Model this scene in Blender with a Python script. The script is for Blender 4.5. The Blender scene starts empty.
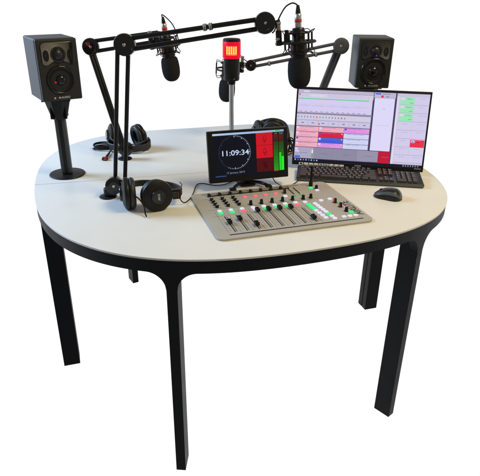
import bpy, bmesh, math, random
from mathutils import Vector, Matrix
random.seed(7)
C = bpy.context.scene.collection
PI = math.pi; R = math.radians
ZT = 0.74
# ---------------------------------------------------------------- materials
def lin(c):
    c = c/255.0
    return c/12.92 if c <= 0.04045 else ((c+0.055)/1.055)**2.4
def srgb(r, g, b): return (lin(r), lin(g), lin(b), 1)
def grey(v): return (v, v, v, 1)
def mat(name, col, rough=0.5, metal=0.0, spec=0.5, noise=0.12, nscale=60, bump=0.0, bscale=300, coat=0.0, rvar=0.08):
    m = bpy.data.materials.new(name); m.use_nodes = True
    nt = m.node_tree; b = nt.nodes['Principled BSDF']
    tc = nt.nodes.new('ShaderNodeTexCoord')
    n = nt.nodes.new('ShaderNodeTexNoise'); n.inputs['Scale'].default_value = nscale; n.inputs['Detail'].default_value = 5
    nt.links.new(tc.outputs['Object'], n.inputs['Vector'])
    mx = nt.nodes.new('ShaderNodeMix'); mx.data_type = 'RGBA'
    mx.inputs[6].default_value = tuple(c*(1-noise) for c in col[:3])+(1,)
    mx.inputs[7].default_value = tuple(min(1, c*(1+noise)) for c in col[:3])+(1,)
    nt.links.new(n.outputs['Fac'], mx.inputs[0]); nt.links.new(mx.outputs[2], b.inputs['Base Color'])
    mr = nt.nodes.new('ShaderNodeMapRange'); mr.inputs[3].default_value = max(0.02, rough-rvar); mr.inputs[4].default_value = min(1, rough+rvar)
    nt.links.new(n.outputs['Fac'], mr.inputs[0]); nt.links.new(mr.outputs[0], b.inputs['Roughness'])
    b.inputs['Metallic'].default_value = metal
    b.inputs['Specular IOR Level'].default_value = spec
    b.inputs['Coat Weight'].default_value = coat; b.inputs['Coat Roughness'].default_value = 0.08
    if bump:
        n2 = nt.nodes.new('ShaderNodeTexNoise'); n2.inputs['Scale'].default_value = bscale; n2.inputs['Detail'].default_value = 3
        nt.links.new(tc.outputs['Object'], n2.inputs['Vector'])
        bp = nt.nodes.new('ShaderNodeBump'); bp.inputs['Strength'].default_value = bump; bp.inputs['Distance'].default_value = 0.002
        nt.links.new(n2.outputs['Fac'], bp.inputs['Height']); nt.links.new(bp.outputs[0], b.inputs['Normal'])
    return m
def glow(name, col, s=1.0, base=0.0):
    m = bpy.data.materials.new(name); m.use_nodes = True
    b = m.node_tree.nodes['Principled BSDF']
    b.inputs['Base Color'].default_value = (col[0]*base, col[1]*base, col[2]*base, 1)
    b.inputs['Emission Color'].default_value = col; b.inputs['Emission Strength'].default_value = s
    b.inputs['Roughness'].default_value = 0.35; b.inputs['Specular IOR Level'].default_value = 0.15
    return m
M = {}
M['laminate'] = mat('white_laminate', (0.72, 0.715, 0.70, 1), 0.42, spec=0.35, noise=0.012, nscale=3, bump=0.04, bscale=900)
nt_ = M['laminate'].node_tree; _b = nt_.nodes['Principled BSDF']
_t = nt_.nodes.new('ShaderNodeTexCoord'); _n = nt_.nodes.new('ShaderNodeTexNoise'); _n.inputs['Scale'].default_value = 7; _n.inputs['Detail'].default_value = 8; _n.inputs['Distortion'].default_value = 1.2
_m = nt_.nodes.new('ShaderNodeMapRange'); _m.inputs[1].default_value = 0.35; _m.inputs[2].default_value = 0.7; _m.inputs[3].default_value = 0.30; _m.inputs[4].default_value = 0.52
nt_.links.new(_t.outputs['Object'], _n.inputs['Vector']); nt_.links.new(_n.outputs['Fac'], _m.inputs[0]); nt_.links.new(_m.outputs[0], _b.inputs['Roughness'])
M['edge'] = mat('laminate_edge', (0.62, 0.62, 0.62, 1), 0.4, spec=0.4, noise=0.03)
M['powder'] = mat('black_powder_coat', (0.009, 0.0105, 0.0145, 1), 0.5, spec=0.16, noise=0.2, nscale=25, bump=0.25, bscale=1200)
M['black'] = mat('black_plastic', (0.008, 0.008, 0.009, 1), 0.42, spec=0.25, noise=0.2, bump=0.05)
M['gloss'] = mat('black_gloss', (0.006, 0.006, 0.0065, 1), 0.12, spec=0.5, noise=0.2, rvar=0.04)
M['blacktube'] = mat('black_tube', (0.007, 0.007, 0.008, 1), 0.3, spec=0.3, noise=0.2, nscale=30)
M['lit_tube_grey_wire'] = mat('window_lit_tube_grey_wire', (0.11, 0.11, 0.12, 1), 0.35, metal=0.6, spec=0.6, noise=0.2, nscale=30)  # paler grey holds window light on a black arm; also plain yoke wire
M['rubber'] = mat('black_rubber', (0.01, 0.01, 0.01, 1), 0.65, spec=0.2, noise=0.25, bump=0.1)
M['foam'] = mat('foam', (0.022, 0.022, 0.025, 1), 0.95, spec=0.05, noise=0.5, nscale=500, bump=0.9, bscale=700)
M['vinyl'] = mat('speaker_vinyl', (0.048, 0.052, 0.06, 1), 0.5, spec=0.45, noise=0.35, nscale=160, bump=0.35, bscale=500)
M['speakerface'] = mat('speaker_front', (0.018, 0.019, 0.021, 1), 0.5, spec=0.35, noise=0.2, nscale=100, bump=0.1)
M['cone'] = mat('woofer_cone', (0.012, 0.012, 0.014, 1), 0.35, spec=0.45, noise=0.3, nscale=80)
M['silver'] = mat('silver_metal', (0.55, 0.54, 0.52, 1), 0.28, metal=1, noise=0.08)
M['brass'] = mat('brass', (0.45, 0.34, 0.2, 1), 0.3, metal=1, noise=0.15)
M['alu'] = mat('alu_pole', (0.55, 0.57, 0.62, 1), 0.35, metal=0.9, noise=0.04)
M['panel'] = mat('console_panel', (0.42, 0.405, 0.375, 1), 0.5, metal=0.15, spec=0.4, noise=0.05, nscale=14, bump=0.05, bscale=1500)
M['panel_edge'] = mat('console_edge', (0.34, 0.33, 0.31, 1), 0.4, metal=0.4, noise=0.05)
M['slot'] = mat('fader_slot', (0.02, 0.019, 0.018, 1), 0.6, spec=0.2)
M['inset'] = mat('panel_inset_line', (0.12, 0.115, 0.10, 1), 0.5, metal=0.3)
M['white_print'] = mat('white_print', (0.5, 0.5, 0.5, 1), 0.5, noise=0.03)
M['dark_print'] = mat('dark_print', (0.03, 0.03, 0.03, 1), 0.5, noise=0.05)
M['red'] = mat('red_paint', (0.55, 0.01, 0.012, 1), 0.35, noise=0.1)
M['redmark'] = mat('red_mark', (0.25, 0.012, 0.02, 1), 0.4, noise=0.1)
M['key'] = mat('key_cap', (0.05, 0.043, 0.034, 1), 0.38, spec=0.45, noise=0.15, bump=0.05)
M['kbd'] = mat('keyboard_case', (0.01, 0.01, 0.011, 1), 0.35, spec=0.4, noise=0.15)
M['mousetop'] = mat('mouse_top', (0.012, 0.012, 0.014, 1), 0.22, spec=0.5, noise=0.15)
M['mouseside'] = mat('mouse_side', (0.07, 0.08, 0.09, 1), 0.35, spec=0.5, noise=0.15)
M['leather'] = mat('ear_pad_leather', (0.018, 0.019, 0.021, 1), 0.45, spec=0.4, noise=0.3, nscale=90, bump=0.3, bscale=350)
M['sticker'] = mat('white_sticker', (0.8, 0.79, 0.75, 1), 0.5, noise=0.05)
M['sticker_blue'] = mat('blue_sticker', (0.1, 0.25, 0.55, 1), 0.5, noise=0.05)
M['sticker_dark'] = mat('dark_sticker', (0.03, 0.03, 0.03, 1), 0.5)
G = {}
def g(key, r, gg, b, s=1.0, base=0.0):
    if key not in G: G[key] = glow(key, srgb(r, gg, b), s, base)
    return G[key]
# ---------------------------------------------------------------- mesh builder
class MB:
    def __init__(self): self.v = []; self.f = []; self.mi = []; self.sm = []; self.mats = []; self.X = Matrix()
    def m(self, material):
        if material not in self.mats: self.mats.append(material)
        return self.mats.index(material)
    def add(self, verts, faces, material, smooth=False, X=None):
        o = len(self.v); X = self.X @ (X or Matrix())
        self.v += [X @ Vector(p) for p in verts]
        i = self.m(material)
        for f in faces: self.f.append([o+k for k in f]); self.mi.append(i); self.sm.append(smooth)
        return self
    def from_bm(self, bm, material, smooth=False, X=None):
        bm.verts.index_update()
        return self.add([v.co.copy() for v in bm.verts], [[v.index for v in f.verts] for f in bm.faces], material, smooth, X)
    def box(self, c, s, material, bev=0.0, seg=2, X=None, smooth=False):
        bm = bmesh.new(); bmesh.ops.create_cube(bm, size=1)
        for v in bm.verts: v.co = Vector((v.co.x*s[0]+c[0], v.co.y*s[1]+c[1], v.co.z*s[2]+c[2]))
        if bev: bmesh.ops.bevel(bm, geom=list(bm.edges), offset=bev, segments=seg, profile=0.5, affect='EDGES')
        self.from_bm(bm, material, smooth, X); bm.free(); return self
    def prism(self, poly, z0, z1, material, bev=0.0, X=None, seg=2):
        bm = bmesh.new(); vs = [bm.verts.new((x, y, z0)) for x, y in poly]; f = bm.faces.new(vs)
        r = bmesh.ops.extrude_face_region(bm, geom=[f])
        tv = [e for e in r['geom'] if isinstance(e, bmesh.types.BMVert)]
        for v in tv: v.co.z = z1
        bmesh.ops.recalc_face_normals(bm, faces=bm.faces)
        if bev:
            ed = [e for e in bm.edges if abs(e.verts[0].co.z-z1) < 1e-6 and abs(e.verts[1].co.z-z1) < 1e-6]
            bmesh.ops.bevel(bm, geom=ed, offset=bev, segments=seg, profile=0.5, affect='EDGES')
        self.from_bm(bm, material, False, X); bm.free(); return self
    def lathe(self, prof, material, X=None, n=32, smooth=True, close=True):
        vs = []; fs = []
        for r, z in prof:
            for k in range(n): a = 2*PI*k/n; vs.append((r*math.cos(a), r*math.sin(a), z))
        for i in range(len(prof)-1):
            for k in range(n): k2 = (k+1) % n; fs.append([i*n+k, i*n+k2, (i+1)*n+k2, (i+1)*n+k])
        if close:
            if prof[0][0] > 1e-6: fs.append([k for k in range(n)][::-1])
            if prof[-1][0] > 1e-6: fs.append([(len(prof)-1)*n+k for k in range(n)])
        # smooth sides only; caps flat
        o = len(fs); self.add(vs, fs, material, smooth, X)
        for j in range(len(self.f)-1, len(self.f)-3, -1):
            if len(self.f[j]) > 4: self.sm[j] = False
        return self
    def cyl(self, p0, p1, r, material, n=20, r1=None, smooth=True):
        p0 = Vector(p0); p1 = Vector(p1); d = p1-p0
        q = d.to_track_quat('Z', 'Y').to_matrix().to_4x4()
        X = Matrix.Translation(p0) @ q
        b = min(r*0.15, d.length*0.2, 0.002)
        r1 = r if r1 is None else r1
        return self.lathe([(max(r-b, 1e-5), 0), (r, b), (r1, d.length-b), (max(r1-b, 1e-5), d.length)], material, X, n, smooth)
    def torus(self, R0, r, material, X=None, n=36, k=10, a0=0, a1=2*PI):
        full = abs(a1-a0-2*PI) < 1e-6; cnt = n if full else n+1
        vs = []; fs = []
        for i in range(cnt):
            a = a0+(a1-a0)*i/n
            for j in range(k):
                b = 2*PI*j/k; vs.append(((R0+r*math.cos(b))*math.cos(a), (R0+r*math.cos(b))*math.sin(a), r*math.sin(b)))
        for i in range(n):
            i2 = (i+1) % cnt
            for j in range(k): j2 = (j+1) % k; fs.append([i*k+j, i2*k+j, i2*k+j2, i*k+j2])
        return self.add(vs, fs, material, True, X)
    def tube(self, pts, r, material, sub=6, k=8, flat=None, up=(0, 0, 1)):
        # smooth sweep through pts; flat=(w,t) sweeps a rounded strap of width w along up
        P = [Vector(p) for p in pts]; Q = []
        for i in range(len(P)-1):
            a = P[i-1] if i else P[0]*2-P[1]; b = P[i]; c = P[i+1]; d = P[i+2] if i+2 < len(P) else P[-1]*2-P[-2]
            for s in range(sub):
                t = s/sub; Q.append(0.5*((2*b)+(c-a)*t+(2*a-5*b+4*c-d)*t*t+(3*b-a-3*c+d)*t**3))
        Q.append(P[-1]); vs = []; fs = []; up = Vector(up)
        prev = None
        for i, q in enumerate(Q):
            d = (Q[min(i+1, len(Q)-1)]-Q[max(i-1, 0)]).normalized()
            if flat: s = d.cross(up).normalized(); u = s.cross(d).normalized()
            else:
                if prev is None: s = d.orthogonal().normalized()
                else: s = (prev-d*prev.dot(d)).normalized()
                prev = s; u = d.cross(s)
            if flat:
                w, t = flat[0]/2, flat[1]/2
                for (x, y) in ((-t, -w*.85), (-t*.5, -w), (t*.5, -w), (t, -w*.85), (t, w*.85), (t*.5, w), (-t*.5, w), (-t, w*.85)): vs.append(q+s*x+u*y)
            else:
                for j in range(k): a = 2*PI*j/k; vs.append(q+s*math.cos(a)*r+u*math.sin(a)*r)
        kk = 8 if flat else k; n = len(Q)
        for i in range(n-1):
            for j in range(kk): j2 = (j+1) % kk; fs.append([i*kk+j, i*kk+j2, (i+1)*kk+j2, (i+1)*kk+j])
        fs.append(list(range(kk))[::-1]); fs.append([(n-1)*kk+j for j in range(kk)])
        return self.add(vs, fs, material, not flat)
    def text(self, s, size, material, X, bold=0.0, ext=0.0002, align='CENTER', sx=1.0):
        cu = bpy.data.curves.new('t', 'FONT'); cu.body = s; cu.size = size; cu.align_x = align; cu.align_y = 'CENTER'
        cu.offset = bold; cu.extrude = ext; cu.resolution_u = 3
        o = bpy.data.objects.new('t', cu); C.objects.link(o)
        dg = bpy.context.evaluated_depsgraph_get(); me = o.evaluated_get(dg).to_mesh()
        self.add([(v.co.x*sx, v.co.y, v.co.z) for v in me.vertices], [list(p.vertices) for p in me.polygons], material, False, X)
        o.evaluated_get(dg).to_mesh_clear(); bpy.data.objects.remove(o); bpy.data.curves.remove(cu); return self
    def build(self, name, parent=None):
        me = bpy.data.meshes.new(name); me.from_pydata(self.v, [], self.f)
        for m_ in self.mats: me.materials.append(m_)
        me.polygons.foreach_set('material_index', self.mi); me.polygons.foreach_set('use_smooth', self.sm)
        me.validate(); me.update()
        bm = bmesh.new(); bm.from_mesh(me); bmesh.ops.recalc_face_normals(bm, faces=bm.faces)
        for e in bm.edges:
            if len(e.link_faces) == 2 and e.calc_face_angle(0) > 0.7: e.smooth = False
        bm.to_mesh(me); bm.free()
        o = bpy.data.objects.new(name, me); C.objects.link(o)
        if parent: o.parent = parent
        return o
def thing(name, label, cat, loc=(0, 0, 0), rz=0, group=None):
    o = bpy.data.objects.new(name, None); o.empty_display_size = 0.05; C.objects.link(o); o.location = loc; o.rotation_euler = (0, 0, rz)
    o['label'] = label; o['category'] = cat
    if group: o['group'] = group
    return o
def T(x, y, z): return Matrix.Translation((x, y, z))
def axis_to(pos, n, up=(0, 0, 1)):      # matrix whose z axis points along n
    z = Vector(n).normalized(); x = Vector(up).cross(z).normalized(); y = z.cross(x)
    m_ = Matrix((x, y, z)).transposed().to_4x4(); m_.translation = pos; return m_
def copy_child(o, parent, loc=None, name=None):
    c = o.copy(); C.objects.link(c); c.parent = parent
    if loc is not None: c.location = loc
    return c
# ---------------------------------------------------------------- TABLE
CX, CY, ROT = -0.01869, 1.85947, 0.26237
K = [0, 0, 0.02267, 0.00129, 0, 0.01005, -0.03273, -0.00598, 0.00076, -0.00358, 0, 0.00058]
def rad(t): return 0.70553+sum(K[2*m]*math.cos((m+1)*t)+K[2*m+1]*math.sin((m+1)*t) for m in range(6))
def loc_pt(t, inset=0.0):
    e = 1e-3
    def q(a): return Vector((rad(a)*math.cos(a), rad(a)*math.sin(a)))
    p = q(t); d = (q(t+e)-q(t-e)).normalized(); n = Vector((d.y, -d.x))
    return p-n*inset, d, n
table = thing('table', 'large rounded white topped studio table with black apron and flat black legs', 'table', (CX, CY, 0), ROT)
for s in (0, 1):
    poly = []
    for i in range(97):
        t = PI*s+PI*i/96; p, _, _ = loc_pt(t); y = p.y
        y = max(y, 0.0013) if s == 0 else min(y, -0.0013)
        poly.append((p.x, y))
    b = MB(); b.prism(poly, ZT-0.0055, ZT, M['laminate'], 0.0012)
    half = b.build('tabletop', table)
    half['label'] = 'far half of the white tabletop' if s == 0 else 'near half of the white tabletop'
leg_t = [R(5.6), R(8.4), R(58), R(122.6), R(178.5), R(181.3), R(242.4), R(306.0)]   # a pair of legs stands at each end of the seam
HW = 0.0145; RF = 0.052; ZA = 0.6985; TH = 0.028
ths = set(2*PI*i/240 for i in range(240))
for lt in leg_t:
    for i in range(-30, 31): ths.add((lt+i*0.0034) % (2*PI))
    for sgn in (-1, 1):
        ths.add((lt+sgn*HW/rad(lt)) % (2*PI)); ths.add((lt+sgn*(HW/rad(lt)+1e-5)) % (2*PI))
ths = sorted(ths)
def zb(t):
    s = min(abs((t-lt+PI) % (2*PI)-PI)*rad(t) for lt in leg_t)-HW
    if s <= 1e-6: return ZA-RF
    if s < RF: return ZA-(RF-math.sqrt(max(0, RF*RF-(RF-s)**2)))
    return ZA
vs = []; fs = []
for t in ths:
    po, _, _ = loc_pt(t, 0.0012); pi_, _, _ = loc_pt(t, 0.0012+TH); z = zb(t)
    vs += [(po.x, po.y, ZT-0.006), (po.x, po.y, z), (pi_.x, pi_.y, z), (pi_.x, pi_.y, ZT-0.006)]
n = len(ths)
for i in range(n):
    j = (i+1) % n
    for k in range(4): k2 = (k+1) % 4; fs.append([i*4+k, j*4+k, j*4+k2, i*4+k2])
b = MB(); b.add(vs, fs, M['powder'], True); b.build('apron', table)
# underside board and a cable tray so the top is not paper thin from below
b = MB(); poly = [tuple(loc_pt(2*PI*i/96, 0.031)[0]) for i in range(96)]
b.prism(poly, ZT-0.022, ZT-0.0062, M['powder']); b.build('under_board', table)
for lt in leg_t:
    p, d, nn = loc_pt(lt, 0.0012)
    X = Matrix(((d.x, -nn.x, 0, p.x), (d.y, -nn.y, 0, p.y), (0, 0, 1, 0), (0, 0, 0, 1)))   # x tangent, y inward
    b = MB(); bm = bmesh.new(); D = 0.060; h1 = ZA-RF+0.0002; h2 = ZT-0.0235
    prof = [(0, 0), (D, 0), (D, h2), (TH+0.0008, h2), (TH+0.0008, h1), (0, h1)]
    A = [bm.verts.new((-HW, y, z)) for y, z in prof]; B2 = [bm.verts.new((HW, y, z)) for y, z in prof]
    bm.faces.new(A); bm.faces.new(B2[::-1])
    for k in range(6): bm.faces.new((A[k], B2[k], B2[(k+1) % 6], A[(k+1) % 6]))
    ed = [e for e in bm.edges if min(v.co.z for v in e.verts) < 0.01]
    bmesh.ops.bevel(bm, geom=ed, offset=0.0011, segments=2, profile=0.5, affect='EDGES')
    b.from_bm(bm, M['powder'], False, X); bm.free()
    b.build('leg', table)
# ---------------------------------------------------------------- SPEAKERS AND STANDS
def stand(label, x, y, rz, dh=0.0):
    t = thing('speaker_stand', label, 'speaker stand', (x, y, ZT), rz, 'round based speaker stands on the table')
    b = MB(); b.lathe([(0.0605, 0.0005), (0.061, 0.003), (0.0595, 0.005), (0.03, 0.0062)], M['black'], n=48); b.build('base_plate', t)
    b = MB(); b.box((0, 0, 0.112-dh/2), (0.036, 0.036, 0.212-dh), M['vinyl'], 0.007, 3)
    b.box((0, -0.0182, 0.112-dh/2), (0.012, 0.002, 0.2-dh), M['black'], 0.0006)
    b.build('pole', t)
    b = MB()
    h0, h1 = 0.198-dh, 0.262-dh
    b.lathe([(0.026, h0), (0.027, h0+0.004), (0.043, h1-0.003), (0.044, h1)], M['black'], n=8, smooth=False, X=Matrix.Rotation(R(22.5), 4, 'Z'))
    for a in range(4):
        b.box((0.030, 0, (h0+h1)/2), (0.012, 0.005, h1-h0-0.006), M['blacktube'], 0.001, X=Matrix.Rotation(a*PI/2+R(45), 4, 'Z') @ Matrix.Rotation(0, 4, 'Y'))
    b.build('top_bracket', t)
    b = MB(); b.box((0, 0, h1+0.004), (0.09, 0.1, 0.006), M['black'], 0.001); b.build('top_plate', t)
    return t
def speaker(label, x, y, z, rz, w, d, h, lit, chip):
    t = thing('monitor_speaker', label, 'speaker', (x, y, z), rz, 'black studio monitor speakers on stands')
    b = MB(); b.box((0, 0.008, h/2), (w, d-0.016, h), M['vinyl'], 0.005, 3); b.build('cabinet', t)
    b = MB(); yf = -d/2
    b.box((0, yf+0.008, h/2), (w-0.0012, 0.0155, h-0.0012), M['speakerface'], 0.0045, 3); b.build('front_baffle', t)
    F = Matrix(((1, 0, 0, 0), (0, 0, -1, yf), (0, 1, 0, 0), (0, 0, 0, 1)))    # x right, y up, z towards the front
    # tweeter waveguide: glossy plate, wide, concave lower middle
    zt = h*0.75; zw = h*0.345; rw = w*(0.318 if w < 0.13 else 0.345)
    b = MB(); pts = []
    pw = w*0.40; top = h*0.945; bot = h*0.585
    for a in range(0, 91, 15): pts.append((pw-0.012+0.012*math.cos(R(a)), top-0.012+0.012*math.sin(R(a))))
    for a in range(90, 181, 15): pts.append((-pw+0.012+0.012*math.cos(R(a)), top-0.012+0.012*math.sin(R(a))))
    pts.append((-pw, bot+0.006)); pts.append((-pw+0.006, bot))
    for a in range(-8, 9): pts.append((a/8*(pw-0.016), bot+0.014*math.cos(a/8*PI/2)))
    pts.append((pw-0.006, bot)); pts.append((pw, bot+0.006))
    b.prism(pts, -0.001, 0.0022, M['gloss'], 0.001, X=F); b.build('waveguide', t)
    tw = MB(); Xt = F @ T(0, zt, 0)
    tw.lathe([(0.024, 0.0015), (0.0235, 0.0035), (0.019, 0.0042), (0.0165, 0.0028), (0.0155, 0.0026)], M['gloss'], X=Xt, close=False)
    tw.lathe([(0.0155, 0.0026), (0.013, 0.006), (0.008, 0.009), (0.0, 0.010)], M['cone'], X=Xt); tw.build('tweeter', t)
    b = MB(); Xw = F @ T(0, zw, 0)
    b.torus(rw, 0.0042, M['gloss'], X=Xw @ T(0, 0, 0.001), n=48)
    wr = b.build('woofer', t)
    b = MB()
    b.lathe([(rw-0.001, 0.0012), (rw-0.005, 0.0035), (rw-0.010, 0.0008), (rw-0.012, 0.0004)], M['rubber'], X=Xw, n=48, close=False)
    b.lathe([(rw-0.012, 0.0004), (rw*0.4, 0.0002)], M['cone'], X=Xw @ T(0, 0, 0.0003), n=48, close=False)
    b.lathe([(rw*0.4, 0.0006), (rw*0.33, 0.006), (rw*0.18, 0.009), (0, 0.010)], M['gloss'], X=Xw, n=32)
    b.build('cone', wr)
    # side cheeks of the glossy plate (two recessed ovals either side of the tweeter)
    for s in (-1, 1):
        b = MB(); b.lathe([(0.0115, 0.0022), (0.011, 0.0030), (0.008, 0.0024), (0, 0.0023)], M['gloss'], X=F @ T(s*w*0.29, zt-0.002, 0) @ Matrix.Diagonal((0.8, 1.5, 1, 1))); b.build('plate_recess', t)
    if chip:
        b = MB(); b.lathe([(0.0027, 0.001), (0.0024, 0.0036), (0, 0.0042)], lit, X=F @ T(chip[0]*w, chip[1]*h, 0), n=12); b.build('status_light', t)
    b = MB(); b.text('M-AUDIO', 0.0085, M['white_print'], F @ T(0.004, h*0.055, 0.0008), bold=0.0002)
    b.box((-0.026, h*0.055, 0.0009), (0.005, 0.005, 0.0006), M['white_print'], X=F); b.build('maker_lettering', t)
    b = MB(); b.box((0, d/2+0.003, h*0.4), (w*0.7, 0.006, h*0.6), M['black'], 0.001); b.build('rear_panel', t)
    return t
SLx, SLy = -0.612, 1.79
stand('black speaker stand with round base on the left edge of the table', SLx, SLy, R(12))
speaker('black studio speaker on the left stand, tiny red light on its woofer', SLx, SLy, ZT+0.2695, R(34), 0.127, 0.145, 0.188, g('led_red', 220, 30, 40, 1.2), (-0.14, 0.31))
SRx, SRy = 0.506, 2.200
stand('black speaker stand mostly hidden behind the large computer monitor', SRx, SRy, R(0), 0.020)
speaker('black studio speaker with small blue light, above the top edge of the computer monitor', SRx, SRy, ZT+0.2495, R(-0.5), 0.133, 0.146, 0.184, g('led_blue', 70, 70, 255, 1.4), (0.03, 0.66))
# ---------------------------------------------------------------- MICROPHONES
def microphone(label, loc, rz, scale=1.0, tilt=(0, 0), side=-1, cable=None, arm_end=None):
    t = thing('microphone', label, 'microphone', loc, 0, 'studio microphones hanging from boom arms')
    S = Matrix.Rotation(rz, 4, 'Z') @ Matrix.Rotation(tilt[0], 4, 'X') @ Matrix.Rotation(tilt[1], 4, 'Y') @ Matrix.Scale(scale, 4)
    def nb():
        b = MB(); b.X = S; return b
    b = nb(); b.lathe([(0.0, -0.1275), (0.008, -0.1268), (0.015, -0.1248), (0.0212, -0.1205), (0.0262, -0.1145), (0.0296, -0.107), (0.0316, -0.098), (0.0325, -0.088), (0.0327, -0.075), (0.0315, -0.058), (0.029, -0.047), (0.0245, -0.042)], M['foam'], n=40); b.build('foam_windscreen', t)
    b = nb(); b.lathe([(0.023, -0.046), (0.0235, -0.012), (0.022, 0.0), (0.018, 0.006), (0.0175, 0.034), (0.015, 0.037), (0.010, 0.0375)], M['blacktube'], n=32)
    for z in (-0.035, -0.028, -0.021): b.torus(0.0238, 0.0009, M['black'], X=T(0, 0, z), k=6)
    body = b.build('body', t)
    b = nb(); b.box((-0.0185, -0.0135, -0.024), (0.005, 0.003, 0.034), M['redmark'], 0.0006); b.build('red_mark', t)
    b = nb(); b.lathe([(0.0090, 0.037), (0.0095, 0.039), (0.0095, 0.051), (0.0088, 0.0515)], M['silver'], n=24)
    b.lathe([(0.0097, 0.0515), (0.0099, 0.052), (0.0099, 0.059), (0.0096, 0.0595)], M['red'], n=24)
    b.lathe([(0.0088, 0.0595), (0.0094, 0.060), (0.0092, 0.071), (0.0075, 0.073)], M['silver'], n=24)
    b.lathe([(0.0072, 0.072), (0.0066, 0.080), (0.004, 0.094), (0.003, 0.095)], M['rubber'], n=20); b.build('cable_connector', t)
    # shock mount: outer ring and two inner rings, pegs and zigzag elastic
    b = nb(); b.torus(0.046, 0.0036, M['black'], n=48)
    b.torus(0.0275, 0.0028, M['black'], X=T(0, 0, 0.024)); b.torus(0.0285, 0.0026, M['black'], X=T(0, 0, -0.026))
    b.box((side*0.050, 0, -0.001), (0.03, 0.02, 0.007), M['black'], 0.002)
    for k in range(8):
        a = k*PI/4+0.39; x, y = math.cos(a), math.sin(a)
        if k % 2 == 0: b.cyl((x*0.046, y*0.046, -0.018), (x*0.046, y*0.046, 0.024), 0.0028, M['black'], 10)
        else: b.cyl((x*0.0285, y*0.0285, -0.028), (x*0.0275, y*0.0275, 0.027), 0.002, M['blacktube'], 10)
    mount = b.build('shock_mount', t)
    for (z0, z1) in ((0.022, 0.024), (-0.016, -0.026)):
        b = nb()
        for k in range(8):
            a0 = k*PI/4+0.39; a1 = a0+PI/4; am = (a0+a1)/2
            ro, ri = (0.046, 0.0275) if k % 2 == 0 else (0.0275, 0.046)
            za, zc = (z0, z1) if k % 2 == 0 else (z1, z0)
            b.tube([(ro*math.cos(a0), ro*math.sin(a0), za), (0.046*math.cos(am), 0.046*math.sin(am), (za+zc)/2+0.009*(1 if z0 > 0 else -1)), (ri*math.cos(a1), ri*math.sin(a1), zc)], 0.0012, M['rubber'], sub=4, k=5)
        b.build('elastic_cord', mount)
    b = nb(); b.cyl((side*0.056, 0, -0.006), (side*0.056, 0, 0.034), 0.0085, M['black'], 18)
    b.cyl((side*0.056, 0, 0.034), (side*0.056, 0, 0.05), 0.0062, M['brass'], 16); b.cyl((side*0.056, 0, 0.05), (side*0.056, 0, 0.056), 0.0078, M['silver'], 12)
    b.cyl((side*0.036, -0.012, 0.004), (side*0.036, -0.012, 0.034), 0.0055, M['black'], 14)
    b.cyl((side*0.058, -0.008, 0.012), (side*0.066, -0.02, 0.012), 0.004, M['silver'], 12); b.build('swivel', mount)
    if cable:
        b = MB(); b.tube(cable, 0.0019, M['rubber']); b.build('microphone_cable', t)
    return t
def disc(b, c, n, r, th, material):
    b.lathe([(r*0.84, -th/2), (r*0.95, -th/2+0.0015), (r, -th*0.2), (r, th*0.2), (r*0.95, th/2-0.0015), (r*0.84, th/2), (r*0.5, th/2+0.0006)], material, X=axis_to(c, n), n=36)
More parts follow.
